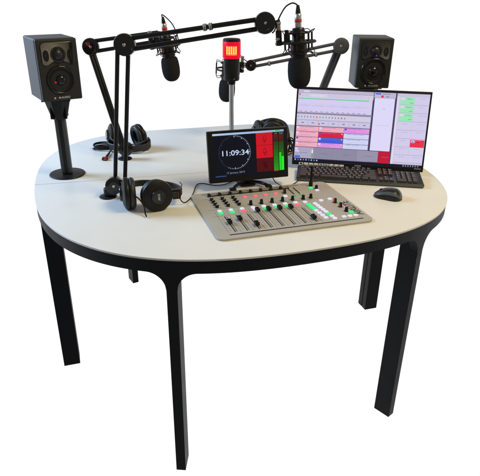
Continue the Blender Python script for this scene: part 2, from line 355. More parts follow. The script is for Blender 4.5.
def boom_arm(label, base, low0, low1, j, e, lw, uw, lr=0.0058, ur=0.0062, rj=0.0305, re=0.029, cam=(0, -1, 0.25), matl='blacktube', low_off=None, up_off=None, clips=None, flange=True, jreflect=False, uend=None, px=0.006):
    t = thing('boom_arm', label, 'microphone arm', (base[0], base[1], ZT), 0, 'black microphone boom arms standing on the table')
    o = Vector((base[0], base[1], ZT))
    base = Vector(base); L0, L1, J, E = (Vector(q)-o for q in (low0, low1, j, e))
    cam = Vector(cam).normalized(); B = Vector((base[0], base[1], ZT))-o
    b = MB(); b.lathe([(0.0265, 0.0004), (0.027, 0.0025), (0.025, 0.004), (0.012, 0.0048)], M['black'], n=36, X=T(*B)); b.build('base_flange', t)
    b = MB(); b.cyl(B+Vector((0, 0, 0.004)), B+Vector((0, 0, 0.03)), 0.012, M['black'], 20)
    disc(b, B+Vector((px, 0, 0.040)), cam, 0.0275, 0.034, M['gloss'])
    if px > 0.01: b.box(tuple(B+Vector((px*0.5, 0, 0.018))), (0.034, 0.026, 0.026), M['black'], 0.006, 3)
    b.box(tuple((B+L0)/2+Vector((0.006, 0, 0.02))), (0.02, 0.02, 0.03), M['black'], 0.003); pv = b.build('base_pivot', t)
    b = MB(); b.cyl(B+Vector((px, 0, 0.040))+cam*0.0165, B+Vector((px, 0, 0.040))+cam*0.0195, 0.004, M['silver'], 12); b.build('screw', pv)
    lo = Vector(low_off) if low_off else (L1-L0).normalized().cross(cam).normalized()*lw/2
    for s in (-1, 1):
        b = MB(); b.cyl(L0+lo*s, L1+lo*s, lr, M[matl], 16)
        b.cyl(L0+lo*s, L0+lo*s+(L1-L0).normalized()*0.018, lr*1.3, M['black'], 14); b.build('lower_tube', t)
    EE = Vector(uend)-o if uend else E
    uo = Vector(up_off) if up_off else (EE-J).normalized().cross(cam).normalized()*uw/2
    ud = (EE-J)
    for s in (-1, 1):
        b = MB(); b.cyl(J+uo*s, EE+uo*s*0.8, ur, M[matl], 16); tb = b.build('upper_tube', t)
        if clips and ((s < 0) == clips[0]):
            for f in clips[1]:
                c = J+uo*s+(EE+uo*s*0.8-J-uo*s)*f; dd = ud.normalized()
                b = MB(); b.cyl(c-dd*0.0055, c+dd*0.0055, ur*1.5, M['black'], 16)
                b.cyl(c-dd*0.0035, c-dd*0.001, ur*1.56, M['white_print'], 16); b.cyl(c+dd*0.001, c+dd*0.0035, ur*1.56, M['white_print'], 16); b.build('cable_clip', t)
    b = MB(); disc(b, J, cam, rj, 0.032, M['gloss'] if not matl == 'lit_tube_grey_wire' else M['vinyl']); jo = b.build('elbow_joint', t)  # rear right elbow gets paler vinyl, window light put into its colour
    b = MB(); b.cyl(J+cam*0.0155, J+cam*0.0185, 0.0045, M['silver'], 12)
    if jreflect: b.cyl(J+cam*0.0152+Vector((-0.008, 0, 0.009)), J+cam*0.0172+Vector((-0.008, 0, 0.009)), 0.0075, M['redmark'], 12)  # small red disc painted on as a reflection in the elbow
    b.build('screw', jo)
    b = MB(); disc(b, E, cam, re, 0.03, M['gloss']); eo = b.build('end_joint', t)
    b = MB(); b.cyl(E+cam*0.0145, E+cam*0.0175, 0.0036, M['silver'], 12); b.build('screw', eo)
    return t, o
# nearest arm
a1, o1 = boom_arm('black twin tube boom arm nearest the camera, beside the headphones, elbow above the table',
    (-0.421, 1.580), (-0.383, 1.595, 0.775), (-0.3405, 1.606, 1.195), (-0.335, 1.606, 1.195), (0.061, 1.581, 1.259), 0.0305, 0.0295, lr=0.0063, ur=0.0064, rj=0.0315, re=0.0295,
    cam=(0.05, -1, 0.08), px=0.024, clips=(True, (0.585, 0.625)))
b = MB(); E1 = Vector((0.061, 1.581, 1.259))-o1
b.tube([E1+Vector((0.015, 0, 0.0)), E1+Vector((0.028, 0, 0.0)), E1+Vector((0.042, 0, 0.004))], 0.007, M['black'], k=10); b.build('end_coupling', a1)
M1 = Vector((0.157, 1.582, 1.211))
microphone('largest black foam covered microphone with red banded silver plug, in front of the monitor', M1, R(8), 1.0, tilt=(R(-3), R(-4)), side=-1,
    cable=[(-0.007, 0, 0.090), (-0.012, 0, 0.0965), (-0.024, 0.003, 0.099), (-0.040, 0.004, 0.090), (-0.052, 0.003, 0.072), (-0.062, 0, 0.05), (-0.068, 0.0, 0.03), (-0.075, 0, 0.022)])
# left rear arm
a2, o2 = boom_arm('black boom arm at the rear left with a leaning lower bar and painted elbow reflection',
    (-0.446, 1.975), (-0.447, 1.975, 0.775), (-0.556, 2.056, 1.132), (-0.554, 2.056, 1.138), (-0.300, 2.035, 1.175), 0.010, 0.036, lr=0.0082, ur=0.0068, rj=0.031, re=0.022,
    cam=(0.15, -1, 0.1), jreflect=True, uend=(-0.300, 2.035, 1.178))
microphone('black microphone with foam cover hanging from the rear left arm, behind the nearest arm', (-0.270, 2.02, 1.151), R(25), 1.0, tilt=(R(0), R(-7)), side=-1,
    cable=[(-0.012, 0, 0.090), (-0.014, 0, 0.100), (-0.004, 0.01, 0.094), (0.020, 0.01, 0.07), (0.034, 0.012, 0.04), (0.04, 0.012, 0.015)])
# right rear arm
def pzl(p): return p
a3, o3 = boom_arm('black boom arm painted window-lit grey at the rear right, rising from behind the computer monitor',
    (0.286, 2.345), (0.29, 2.34, 0.775), (0.386, 2.245, 1.125), (0.392, 2.242, 1.132), (0.036, 2.255, 1.052), 0.014, 0.026, lr=0.0098, ur=0.0062, rj=0.0315, re=0.0225,
    cam=(-0.1, -1, 0.1), matl='lit_tube_grey_wire', clips=(True, (0.28, 0.8)), uend=(0.036, 2.255, 1.056))
b = MB(); E3 = Vector((0.036, 2.255, 1.052))-o3; b.cyl(E3+Vector((-0.02, 0, 0)), E3+Vector((-0.045, 0, 0.0)), 0.011, M['silver'], 16); b.build('end_coupling', a3)
microphone('black foam covered microphone half hidden behind the red signal lamp', (-0.058, 2.255, 1.035), R(-15), 1.03, tilt=(0, R(3)), side=1,
    cable=[(0, 0, 0.092), (0.01, 0.01, 0.1), (0.03, 0.01, 0.08), (0.06, 0.0, 0.045), (0.08, 0, 0.03)])
# ---------------------------------------------------------------- SIGNAL LAMP
LX, LY = -0.0385, 2.02
lamp = thing('signal_lamp', 'red glowing signal lamp on a thin silver pole behind the clock display', 'signal lamp', (LX, LY, ZT))
LZ = T(0, 0, 0.022) @ Matrix.Diagonal((0.94, 0.94, 1, 1))
b = MB(); b.cyl((0, 0, 0.004), (0, 0, 0.284), 0.0088, M['alu'], 24); b.build('pole', lamp)
b = MB(); b.lathe([(0.035, 0.0005), (0.035, 0.006), (0.02, 0.010), (0.013, 0.02), (0.0096, 0.024)], M['black'], n=32); b.build('base', lamp)
b = MB(); b.X = LZ; b.lathe([(0.013, 0.255), (0.015, 0.257), (0.0155, 0.268), (0.029, 0.270), (0.0305, 0.273), (0.0310, 0.345), (0.0305, 0.347)], M['black'], n=40)
b.torus(0.0311, 0.0007, M['gloss'], X=T(0, 0, 0.278), k=6); b.build('lamp_body', lamp)
b = MB(); b.X = LZ; b.lathe([(0.0315, 0.347), (0.0345, 0.349), (0.0348, 0.352), (0.0348, 0.402), (0.0335, 0.405)], g('lamp_red', 236, 8, 44, 1.0), n=48)
ln = b.build('red_lens', lamp)
b = MB(); b.X = LZ
for k in range(5):
    a = R(-90)+R(14.5)*(k-2)
    for z in ((0.3672, 0.3762, 0.3852) if k % 2 else (0.3682, 0.3772, 0.3862)):
        b.box((0.0343, 0, z), (0.002, 0.0052, 0.0086), g('lamp_yellow', 255, 232, 105, 1.15), 0.0008, X=Matrix.Rotation(a, 4, 'Z'))
    b.box((0.0341, 0, 0.3755), (0.002, 0.0088, 0.032), g('lamp_orange', 255, 118, 58, 1.0), 0.0008, X=Matrix.Rotation(a, 4, 'Z'))
b.build('light_elements', ln)
b = MB(); b.X = LZ; b.lathe([(0.0335, 0.405), (0.034, 0.407), (0.033, 0.412), (0.029, 0.4145), (0.0, 0.416)], M['black'], n=40); b.build('cap', lamp)
# ---------------------------------------------------------------- CLOCK DISPLAY
clk = thing('clock_display', 'small black screen showing a round clock reading 11:09:34 behind the mixing console', 'clock display', (0.031, 1.668, ZT), R(17.6))
W, H = 0.273, 0.166
TX = T(0, 0, 0.030) @ Matrix.Rotation(R(-11), 4, 'X')
FX = TX @ Matrix(((1, 0, 0, -W/2), (0, 0, -1, 0), (0, 1, 0, 0), (0, 0, 0, 1)))   # x right, y up, z to the viewer
b = MB(); b.X = TX
b.box((0, 0.0085, H/2), (W, 0.017, H), M['black'], 0.003, 3)
b.box((0, 0.024, H/2), (W*0.7, 0.018, H*0.7), M['black'], 0.004); b.build('housing', clk)
class Scr:                                   # helper: flat layered graphics on a lit screen
    def __init__(s, X, w, h): s.b = MB(); s.b.X = X; s.w = w; s.h = h
    def rect(s, x0, y0, x1, y1, m_, z=1):
        z = 0.0004+z*0.00022
        s.b.add([(x0*s.w, y0*s.h, z), (x1*s.w, y0*s.h, z), (x1*s.w, y1*s.h, z), (x0*s.w, y1*s.h, z)], [[0, 1, 2, 3]], m_)
    def grad(s, x0, y0, x1, y1, c0, c1, key, n=8, z=1):      # vertical steps of colour, as the picture on the screen has
        for i in range(n):
            f = i/(n-1); c = [c0[k]+(c1[k]-c0[k])*f for k in range(3)]
            s.rect(x0, y0+(y1-y0)*i/n, x1, y0+(y1-y0)*(i+1)/n, g('%s_%d' % (key, i), *c), z)
    def text(s, t, x, y, size, m_, z=3, **k): s.b.text(t, size, m_, T(x*s.w, y*s.h, 0.0004+z*0.00022), ext=0.0, **k)
    def poly(s, pts, m_, z=3):
        z = 0.0004+z*0.00022; s.b.add([(x, y, z) for x, y in pts], [list(range(len(pts)))], m_)
    def ring(s, cx, cy, r0, r1, m_, a0=0, a1=2*PI, n=40, z=3):
        z = 0.0004+z*0.00022; vs = []
        for i in range(n+1):
            a = a0+(a1-a0)*i/n
            vs += [(cx+r0*math.cos(a), cy+r0*math.sin(a), z), (cx+r1*math.cos(a), cy+r1*math.sin(a), z)]
        s.b.add(vs, [[2*i, 2*i+1, 2*i+3, 2*i+2] for i in range(n)], m_)
s = Scr(FX, W, H)
sx0, sx1, sy0, sy1 = 0.060, 0.948, 0.105, 0.950
s.rect(sx0, sy0, sx1, sy1, g('clk_bg', 16, 18, 27), 0)
for i in range(12):
    f = i/11; s.rect(sx0+(sx1-sx0)*i/12, 0.912, sx0+(sx1-sx0)*(i+1)/12, sy1, g('clk_bar_%d' % i, 175-30*f, 200-25*f, 232-15*f), 1)
cxm, cym, rd = 0.322*W, 0.572*H, 0.0535
for k in range(60):
    a = PI/2-2*PI*k/60; lit = k <= 34
    m_ = g('tick_on', 215, 225, 240) if lit else g('tick_off', 62, 66, 80)
    L = 0.0052 if k % 5 == 0 else 0.0026; wd = 0.0008 if k % 5 == 0 else 0.00055
    c, sn = math.cos(a), math.sin(a); r0, r1 = rd-L, rd
    s.poly([(cxm+c*r0-sn*wd, cym+sn*r0+c*wd), (cxm+c*r1-sn*wd, cym+sn*r1+c*wd), (cxm+c*r1+sn*wd, cym+sn*r1-c*wd), (cxm+c*r0+sn*wd, cym+sn*r0-c*wd)], m_, 2)
s.ring(cxm, cym, rd+0.0003, rd+0.0007, g('tick_off', 62, 66, 80), PI/2, 3*PI/2)
s.ring(cxm, cym, rd+0.0003, rd+0.0008, g('ring_on', 120, 130, 150), -PI/2, PI/2)
s.text('11:09:34', 0.325, 0.560, 0.0235, g('clk_txt', 195, 212, 240), bold=0.0003, sx=1.19)
s.text('17 January 2019', 0.322, 0.180, 0.0090, g('clk_date', 130, 140, 160), bold=0.0, sx=1.08)
for i in range(8): s.rect(0.075+i*0.017, 0.118, 0.085+i*0.017, 0.138, g(('tk_a', 'tk_b', 'tk_c')[i % 3], *((60, 90, 190), (90, 96, 110), (40, 120, 200))[i % 3]), 2)
def mic_icon(cx, cy, sc, m_, cross):
    r = 0.0046*sc; hh = 0.0055*sc; pts = []
    for i in range(13): a = PI*i/12; pts.append((cx+r*math.cos(a), cy+hh+r*math.sin(a)))
    for i in range(13): a = PI+PI*i/12; pts.append((cx+r*math.cos(a), cy-hh*0.3+r*math.sin(a)))
    n_ = len(pts); w_ = 0.0011; z = 0.0004+0.00066
    inn = [(cx+(x-cx)*0.72, cy+hh*0.35+(y-cy-hh*0.35)*0.84) for x, y in pts]
    s.b.add([(x, y, z) for x, y in pts+inn], [[i, (i+1) % n_, n_+(i+1) % n_, n_+i] for i in range(n_)], m_)
    s.ring(cx, cy-hh*0.2, 0.0068*sc, 0.0080*sc, m_, PI, 2*PI, 16)
    s.poly([(cx-0.0006, cy-hh*0.2-0.0068*sc), (cx-0.0006, cy-0.0125*sc), (cx+0.0006, cy-0.0125*sc), (cx+0.0006, cy-hh*0.2-0.0068*sc)], m_)
    s.poly([(cx-0.0045*sc, cy-0.0125*sc), (cx-0.0045*sc, cy-0.0137*sc), (cx+0.0045*sc, cy-0.0137*sc), (cx+0.0045*sc, cy-0.0125*sc)], m_)
    if cross: s.poly([(cx-0.011*sc, cy+0.010*sc), (cx-0.010*sc, cy+0.0115*sc), (cx+0.010*sc, cy-0.0105*sc), (cx+0.009*sc, cy-0.012*sc)], m_, 4)
for i, (y0, y1) in enumerate(((0.672, 0.912), (0.420, 0.667), (0.150, 0.415))):
    s.rect(0.593, y0, 0.802, y1, g('on_air_red', 205, 22, 38) if i < 2 else g('dark_red', 82, 14, 20), 1)
    mic_icon(0.700*W, (y0+y1)/2*H+0.001, 0.95, g('icon_dark', 92, 8, 18) if i < 2 else g('icon_darker', 34, 4, 8), i == 2)
for (x0, x1, lvl) in ((0.812, 0.874, 0.36), (0.882, 0.944, 0.0)):
    s.grad(x0, 0.150, x1, 0.715, (40, 150, 30), (38, 74, 22), 'mg', 8, 1)
    s.grad(x0, 0.715, x1, 0.862, (62, 34, 20), (98, 24, 24), 'mr', 4, 1)
s.rect(0.884, 0.150, 0.909, 0.505, g('meter_green', 40, 215, 40), 2); s.rect(0.914, 0.150, 0.943, 0.425, g('meter_green2', 46, 235, 46), 2)
s.rect(0.812, 0.135, 0.874, 0.152, g('meter_red', 150, 30, 34), 2); s.rect(0.84, 0.925, 0.90, 0.948, g('bar_green', 50, 190, 90), 3)
s.text('Left', 0.843, 0.884, 0.0075, g('clk_date', 150, 160, 180)); s.text('Right', 0.913, 0.884, 0.0075, g('clk_date', 150, 160, 180))
s.b.build('screen', clk)
b = MB()
b.box((0, 0.045, 0.006), (0.055, 0.045, 0.008), M['black'], 0.002)
for sx in (-1, 1):
    b.tube([(sx*0.062, -0.010, 0.008), (sx*0.045, 0.006, 0.014), (sx*0.02, 0.025, 0.015), (0, 0.035, 0.012)], 0.0055, M['black'])
    b.box((sx*0.062, -0.010, 0.006), (0.02, 0.022, 0.011), M['rubber'], 0.003)
b.cyl((0, 0.04, 0.008), (0, 0.04, 0.07), 0.009, M['black']); b.box((0, 0.034, 0.07), (0.05, 0.015, 0.05), M['black'], 0.002)
b.build('stand', clk)
b = MB(); b.box((0.046, -0.004, 0.0175), (0.014, 0.006, 0.003), M['redmark'], 0.001); b.build('red_clip', clk)
b = MB(); b.tube([(0.085, 0.03, 0.06), (0.09, 0.025, 0.02), (0.105, 0.0, 0.0035), (0.135, -0.012, 0.003), (0.165, 0.005, 0.003), (0.205, 0.05, 0.003), (0.24, 0.10, 0.003), (0.27, 0.16, 0.003)], 0.0016, M['rubber']); b.build('power_cable', clk)
# ---------------------------------------------------------------- COMPUTER MONITOR
mon = thing('computer_monitor', 'wide black computer monitor showing lavender audio software with pink red and blue tiles', 'monitor', (0.417, 1.849, ZT), R(-9.3))
W, H = 0.466, 0.2765
TX = T(0, 0, 0.016) @ Matrix.Rotation(R(-13), 4, 'X')
FX = TX @ Matrix(((1, 0, 0, -W/2), (0, 0, -1, 0), (0, 1, 0, 0), (0, 0, 0, 1)))
b = MB(); b.X = TX
b.box((0, 0.010, H/2), (W, 0.020, H), M['black'], 0.0022, 2)
b.box((0, 0.026, H*0.45), (W*0.62, 0.02, H*0.6), M['black'], 0.006); b.build('housing', mon)
b = MB(); b.box((0, 0.105, 0.12), (0.06, 0.03, 0.23), M['black'], 0.004); b.build('stand_neck', mon)
b = MB(); b.box((0, 0.12, 0.006), (0.22, 0.15, 0.01), M['black'], 0.004); b.build('stand_foot', mon)
b = MB(); b.X = FX; [b.box(((0.488+0.0075*i)*W, 0.032*H, 0.0004), (0.0024 if i % 2 else 0.0016, 0.0042, 0.0004), M['white_print']) for i in range(7)]
b.build('maker_lettering', mon)
b = MB(); b.X = FX; [b.box(((0.935+0.0055*i)*W, 0.040*H, 0.0004), (0.0018, 0.0024, 0.0003), M['white_print']) for i in range(9)]; b.build('maker_lettering', mon)
s = Scr(FX, W, H)
lav = lambda k, r, gg, bb: g('ui_'+k, r, gg, bb)
s.rect(0.012, 0.052, 0.988, 0.972, lav('frame', 70, 66, 92), 0)
# left top: waveform window
s.rect(0.014, 0.925, 0.578, 0.966, lav('title', 186, 180, 206), 1)
s.rect(0.014, 0.868, 0.578, 0.923, lav('tool', 208, 203, 226), 1)
s.rect(0.014, 0.682, 0.574, 0.868, lav('wave', 213, 205, 240), 1)
for i in range(5): s.rect(0.014, 0.868-0.036*(i+1), 0.574, 0.8695-0.036*(i+1), lav('line', 194, 187, 220), 2)
s.rect(0.018, 0.848, 0.548, 0.861, lav('green', 110, 205, 150), 3)
s.rect(0.055, 0.935, 0.10, 0.952, lav('field', 222, 214, 238), 2); s.rect(0.10, 0.880, 0.235, 0.912, lav('field', 222, 214, 238), 2)
s.rect(0.020, 0.895, 0.031, 0.915, lav('reddot', 225, 60, 90), 3)
for i in range(13): s.rect(0.03+i*0.04, 0.690, 0.052+i*0.04, 0.698, lav('ink', 150, 142, 172), 2)
s.rect(0.014, 0.662, 0.578, 0.680, lav('sep', 146, 140, 164), 1)
# tool rows
s.rect(0.014, 0.590, 0.574, 0.660, lav('tool', 208, 203, 226), 1); s.rect(0.014, 0.512, 0.574, 0.588, lav('tool2', 192, 186, 214), 1)
for i in range(16):
    s.rect(0.022+i*0.0235, 0.615, 0.031+i*0.0235, 0.636, lav(*((('igreen', 90, 190, 140), ('iblue', 90, 170, 235), ('ink', 150, 142, 172), ('ink', 150, 142, 172), ('ink', 150, 142, 172), ('ink', 150, 142, 172), ('ired', 235, 60, 80), ('ink', 150, 142, 172))[i % 8])), 2)
for i in range(7):
    s.rect(0.028+i*0.078, 0.524, 0.098+i*0.078, 0.576, lav('btn', 204, 198, 226), 2); s.rect(0.052+i*0.078, 0.545, 0.072+i*0.078, 0.556, lav('ink2', 120, 112, 150), 3)
s.rect(0.182, 0.53, 0.196, 0.552, lav('orange', 240, 110, 80), 4)
# coloured tile grid
ys = [0.508, 0.440, 0.372, 0.304, 0.240]
cols = [(0.016, 0.188), (0.190, 0.380), (0.382, 0.572)]
tile = [[('p1', 240, 172, 194)]*4, [('p2', 242, 168, 190), ('r', 222, 34, 66), ('b', 70, 96, 220), ('v', 220, 148, 226)], [('m', 226, 146, 228), ('l', 208, 212, 244), ('l', 208, 212, 244), ('l', 208, 212, 244)]]
for c in range(3):
    for r in range(4):
        x0, x1 = cols[c]; y1, y0 = ys[r]-0.003, ys[r+1]+0.002; k = tile[c][r]
        s.rect(x0, y0, x1, y1, lav(*k), 1)
        s.rect(x0, y1-0.018, x1, y1, g('uit_'+k[0], k[1]*0.93+12, k[2]*0.93+12, k[3]*0.93+14), 2)
        if c < 2 or r == 0:
            s.rect(x0+0.004, y1-0.028, x0+0.020, y1-0.004, lav('field', 222, 214, 238) if (c+r) % 3 != 2 else lav('iblue2', 70, 90, 190), 3)
            s.rect(x0+0.03, y0+0.018, x0+0.09+0.02*((c*3+r) % 3), y0+0.022, g('uid_'+k[0], k[1]*0.8, k[2]*0.8, k[3]*0.8), 3)
            s.rect(x1-0.016, y1-0.02, x1-0.006, y1-0.008, lav('yel', 235, 200, 170), 3)
        else: s.rect(x0+0.03, y0+0.02, x1-0.03, y0+0.023, lav('line', 194, 187, 220), 3)
wv = random.Random(3)
for i in range(150):      # fine waveform and list marks
    h_ = 0.004+0.020*wv.random()*abs(math.sin(i*0.11)); x = 0.018+i*0.00353
    s.rect(x, 0.770-h_, x+0.0018, 0.770+h_, lav('wv', 196, 188, 226), 2)
for row in range(2):
    for i in range(26):
        x = 0.024+i*0.0205; s.rect(x, 0.902-row*0.018, x+0.006+0.008*wv.random(), 0.905-row*0.018, lav('ink', 150, 142, 172), 3)
for c in range(3):
    for rr_ in range(4):
        x = cols[c][0]+0.025
        for q in range(3):
            ln_ = 0.02+0.02*wv.random(); y = ys[rr_]-0.014; s.rect(x, y, x+ln_, y+0.004, lav('inkt', 128, 110, 150), 4); x += ln_+0.006
for i in range(8):
    for x0 in (0.776, 0.884):
        x = x0
        for q in range(2):
            ln_ = 0.01+0.02*wv.random(); yy_ = 0.905-i*0.1035; s.rect(x+0.03, yy_, x+0.03+ln_, yy_+0.004, lav('ink3', 165, 158, 186), 5); x += ln_+0.006
# bottom strip
s.rect(0.014, 0.092, 0.578, 0.236, lav('strip', 150, 145, 172), 1)
s.rect(0.014, 0.092, 0.160, 0.234, lav('strip1', 172, 166, 194), 2); s.rect(0.165, 0.094, 0.330, 0.232, lav('strip2', 143, 138, 163), 2)
s.rect(0.333, 0.094, 0.497, 0.232, lav('strip2', 143, 138, 163), 2); s.rect(0.500, 0.094, 0.654, 0.232, lav('strip3', 152, 147, 172), 2)
s.rect(0.656, 0.086, 0.742, 0.234, lav('redcell', 196, 26, 56), 2)
s.rect(0.018, 0.098, 0.060, 0.122, lav('bluebtn', 60, 96, 235), 3); s.rect(0.148, 0.110, 0.158, 0.205, lav('vbar', 226, 232, 236), 3); s.rect(0.148, 0.110, 0.158, 0.160, lav('vgreen', 70, 180, 90), 4)
s.rect(0.018, 0.196, 0.040, 0.222, lav('field', 222, 214, 238), 3); s.rect(0.018, 0.172, 0.050, 0.188, lav('field', 222, 214, 238), 3)
for x in (0.06, 0.22, 0.39, 0.55, 0.68): s.rect(x, 0.160, x+0.055, 0.165, lav('ink2', 120, 112, 150), 3)
# middle panel
s.rect(0.583, 0.900, 0.740, 0.966, lav('mid_top', 190, 184, 212), 1); s.rect(0.588, 0.240, 0.736, 0.898, lav('mid', 222, 216, 248), 1)
s.rect(0.590, 0.942, 0.630, 0.958, lav('bluebtn', 60, 96, 235), 2); s.rect(0.640, 0.945, 0.70, 0.955, lav('ink', 150, 142, 172), 2); s.rect(0.634, 0.906, 0.650, 0.932, lav('redsq', 228, 34, 54), 2)
s.rect(0.668, 0.912, 0.690, 0.926, lav('ink', 150, 142, 172), 2); s.rect(0.610, 0.56, 0.715, 0.564, lav('line', 194, 187, 220), 2); s.rect(0.660, 0.76, 0.666, 0.77, lav('ink', 150, 142, 172), 2)
# right schedule
s.rect(0.750, 0.086, 0.986, 0.966, lav('sched', 200, 194, 222), 1); s.rect(0.752, 0.086, 0.768, 0.930, lav('field', 222, 214, 238), 2)
rr = [0.928, 0.828, 0.728, 0.622, 0.516, 0.410, 0.306, 0.206, 0.108]
for i in range(8):
    for (x0, x1) in ((0.772, 0.877), (0.880, 0.984)):
        s.rect(x0, rr[i+1]+0.003, x1, rr[i]-0.003, lav('cell', 210, 204, 234), 2)
        s.rect(x0, rr[i+1]+0.003, x1, rr[i+1]+0.006, lav('ink3', 165, 158, 186), 3)
for i in range(3):
    s.rect(0.778, rr[i+1]+0.004, 0.877, rr[i]-0.003, lav('gcell', 158, 228, 184), 3); s.rect(0.781, rr[i]-0.038, 0.812, rr[i]-0.012, lav('field', 222, 214, 238), 4)
    s.rect(0.822, rr[i]-0.03, 0.862, rr[i]-0.025, lav('gink', 104, 168, 130), 4); s.rect(0.845, rr[i]-0.078, 0.870, rr[i]-0.072, lav('gink', 104, 168, 130), 4)
s.rect(0.880, 0.309, 0.984, 0.403, lav('rcell', 232, 52, 76), 3); s.rect(0.886, 0.365, 0.912, 0.395, lav('field', 222, 214, 238), 4); s.rect(0.890, 0.370, 0.906, 0.382, lav('iblue2', 70, 90, 190), 5)
s.rect(0.925, 0.375, 0.950, 0.383, lav('rink', 160, 20, 40), 4)
# task bar
s.rect(0.012, 0.054, 0.988, 0.084, lav('task', 24, 22, 34), 2)
for i in range(9): s.rect(0.020+i*0.021, 0.062, 0.030+i*0.021, 0.078, lav(*((('ta', 190, 190, 210), ('tb', 60, 130, 225), ('tc', 200, 190, 170), ('td', 70, 160, 200))[i % 4])), 3)
for i in range(7): s.rect(0.845+i*0.018, 0.062, 0.853+i*0.018, 0.078, lav(*((('te', 120, 190, 240), ('tf', 150, 150, 165))[0 if i == 0 else 1])), 3)
s.b.build('screen', mon)
for i in range(9):
    b = MB(); b.X = FX; mm = ('sticker_dark', 'sticker', 'sticker', 'sticker', 'sticker_blue', 'sticker_blue', 'sticker', 'sticker', 'sticker')[i]
    x = (0.055+i*0.0395)*W
    b.box((x+0.008, 0.0053, 0.0007), (0.0158, 0.0085, 0.0008), M['sticker'], 0.0002)
    b.box((x+0.008, 0.0055, 0.0013), (0.009, 0.005, 0.0006), M[mm], 0.0001); b.build('sticker', mon)
# ---------------------------------------------------------------- KEYBOARD
kb = thing('keyboard', 'long black computer keyboard in front of the computer monitor', 'keyboard', (0.404, 1.720, ZT), R(-8.2))
KW, KD = 0.430, 0.116
b = MB(); TX = Matrix.Rotation(R(4), 4, 'X')
b.X = TX; b.box((0, KD/2, 0.008), (KW, KD, 0.012), M['kbd'], 0.004, 3)
b.box((0, 0.006, 0.0065), (KW-0.002, 0.014, 0.009), M['mouseside'], 0.003, 3); b.build('case', kb)
U = 0.0176; nkeys = 0
rows = [([1]+[-.6]+[1]*4+[-.3]+[1]*4+[-.3]+[1]*4, 0), ([1]*13+[2], 1), ([1.5]+[1]*12+[1.5], 2), ([1.75]+[1]*11+[2.25], 3), ([2.25]+[1]*10+[2.75], 4), ([1.5, 1.25, 1.25, 5.5, 1.25, 1.25, 1.5, 1.5], 5)]
def keyat(x0, row, wu, hu=1):
    x = -KW/2+0.010+x0*U; y = KD-0.0135-row*0.0166-(0.0015 if row else 0)
    b = MB(); b.X = TX
    w = wu*U-0.0022; h = 0.0146+(hu-1)*0.0166; cy = y-(hu-1)*0.0083; cx = x+wu*U/2
    v = [(cx-w/2, cy-h/2, 0.0135), (cx+w/2, cy-h/2, 0.0135), (cx+w/2, cy+h/2, 0.0135), (cx-w/2, cy+h/2, 0.0135)]
    q = 0.0018; v += [(cx-w/2+q, cy-h/2+q*0.7, 0.0198), (cx+w/2-q, cy-h/2+q*0.7, 0.0198), (cx+w/2-q, cy+h/2-q*1.2, 0.0204), (cx-w/2+q, cy+h/2-q*1.2, 0.0204)]
    b.add(v, [[0, 1, 5, 4], [1, 2, 6, 5], [2, 3, 7, 6], [3, 0, 4, 7], [4, 5, 6, 7]], M['key'])
    if wu < 1.3 and hu == 1:
        b.add([(cx-w/2+0.0042, cy+0.001, 0.0203), (cx-w/2+0.0065, cy+0.001, 0.0203), (cx-w/2+0.0065, cy+0.0042, 0.0204), (cx-w/2+0.0042, cy+0.0042, 0.0204)], [[0, 1, 2, 3]], M['white_print'])
    b.build('key', kb)
for ks, r in rows:
    x = 0
    for k in ks:
        if k < 0: x += -k; continue
        keyat(x, r, k); x += k
for r in (0, 1, 2):
    for c in range(3): keyat(15.3+c, r, 1)
keyat(16.3, 4, 1)
for c in range(3): keyat(15.3+c, 5, 1)
for c in range(4): keyat(18.7+c, 1, 1)
for r in (2, 3, 4):
    for c in range(3): keyat(18.7+c, r, 1)
keyat(21.7, 2, 1, 2); keyat(21.7, 4, 1, 2); keyat(18.7, 5, 2); keyat(20.7, 5, 1)
# ---------------------------------------------------------------- MOUSE
ms = thing('computer_mouse', 'black and grey computer mouse on the table in front of the keyboard', 'mouse', (0.4745, 1.605, ZT), R(-30))
def mouse_surf(nu=28, nv=14):
    vs = []; L, Wd, Hh = 0.0455, 0.0305, 0.037
    for i in range(nu+1):
        u = -1+2*i/nu
        ww = Wd*(max(0, 1-abs(u)**2.7)**0.5)*(1-0.08*math.cos(u*3)) + 0.0002
        hh = Hh*(max(0, 1-abs(u*0.98+0.02)**2.4)**0.6)*(0.80+0.27*u-0.06*u*u) + 0.001
        for j in range(nv+1):
            a = PI*j/nv; x = u*L; y = ww*math.copysign(abs(math.cos(a))**0.8, math.cos(a)); z = hh*math.sin(a)**0.75 if 0 < j < nv else 0
            vs.append((x, y, z+0.001))
    return vs, nu, nv
vs, nu, nv = mouse_surf(); ftop = []; fside = []; flow = []
for i in range(nu):
    for j in range(nv):
        f = [i*(nv+1)+j, (i+1)*(nv+1)+j, (i+1)*(nv+1)+j+1, i*(nv+1)+j+1]
        u = -1+2*(i+.5)/nu; lim = 4 if u > -0.55 else 5
        (ftop if lim <= j < nv-lim else fside if 2 <= j < nv-2 else flow).append(f)
b = MB(); b.add(vs, fside, M['mouseside'], True); b.add(vs, flow, M['kbd'], True); b.add(vs, [[i*(nv+1), i*(nv+1)+nv, (i+1)*(nv+1)+nv, (i+1)*(nv+1)] for i in range(nu)], M['mouseside']); b.build('side_shell', ms)
b = MB(); b.add([(x, y, z+0.0004) for x, y, z in vs], ftop, M['mousetop'], True); b.build('top_shell', ms)
b = MB(); b.cyl((-0.024, -0.003, 0.0195), (-0.024, 0.003, 0.0195), 0.0065, M['rubber'], 16); b.build('scroll_wheel', ms)
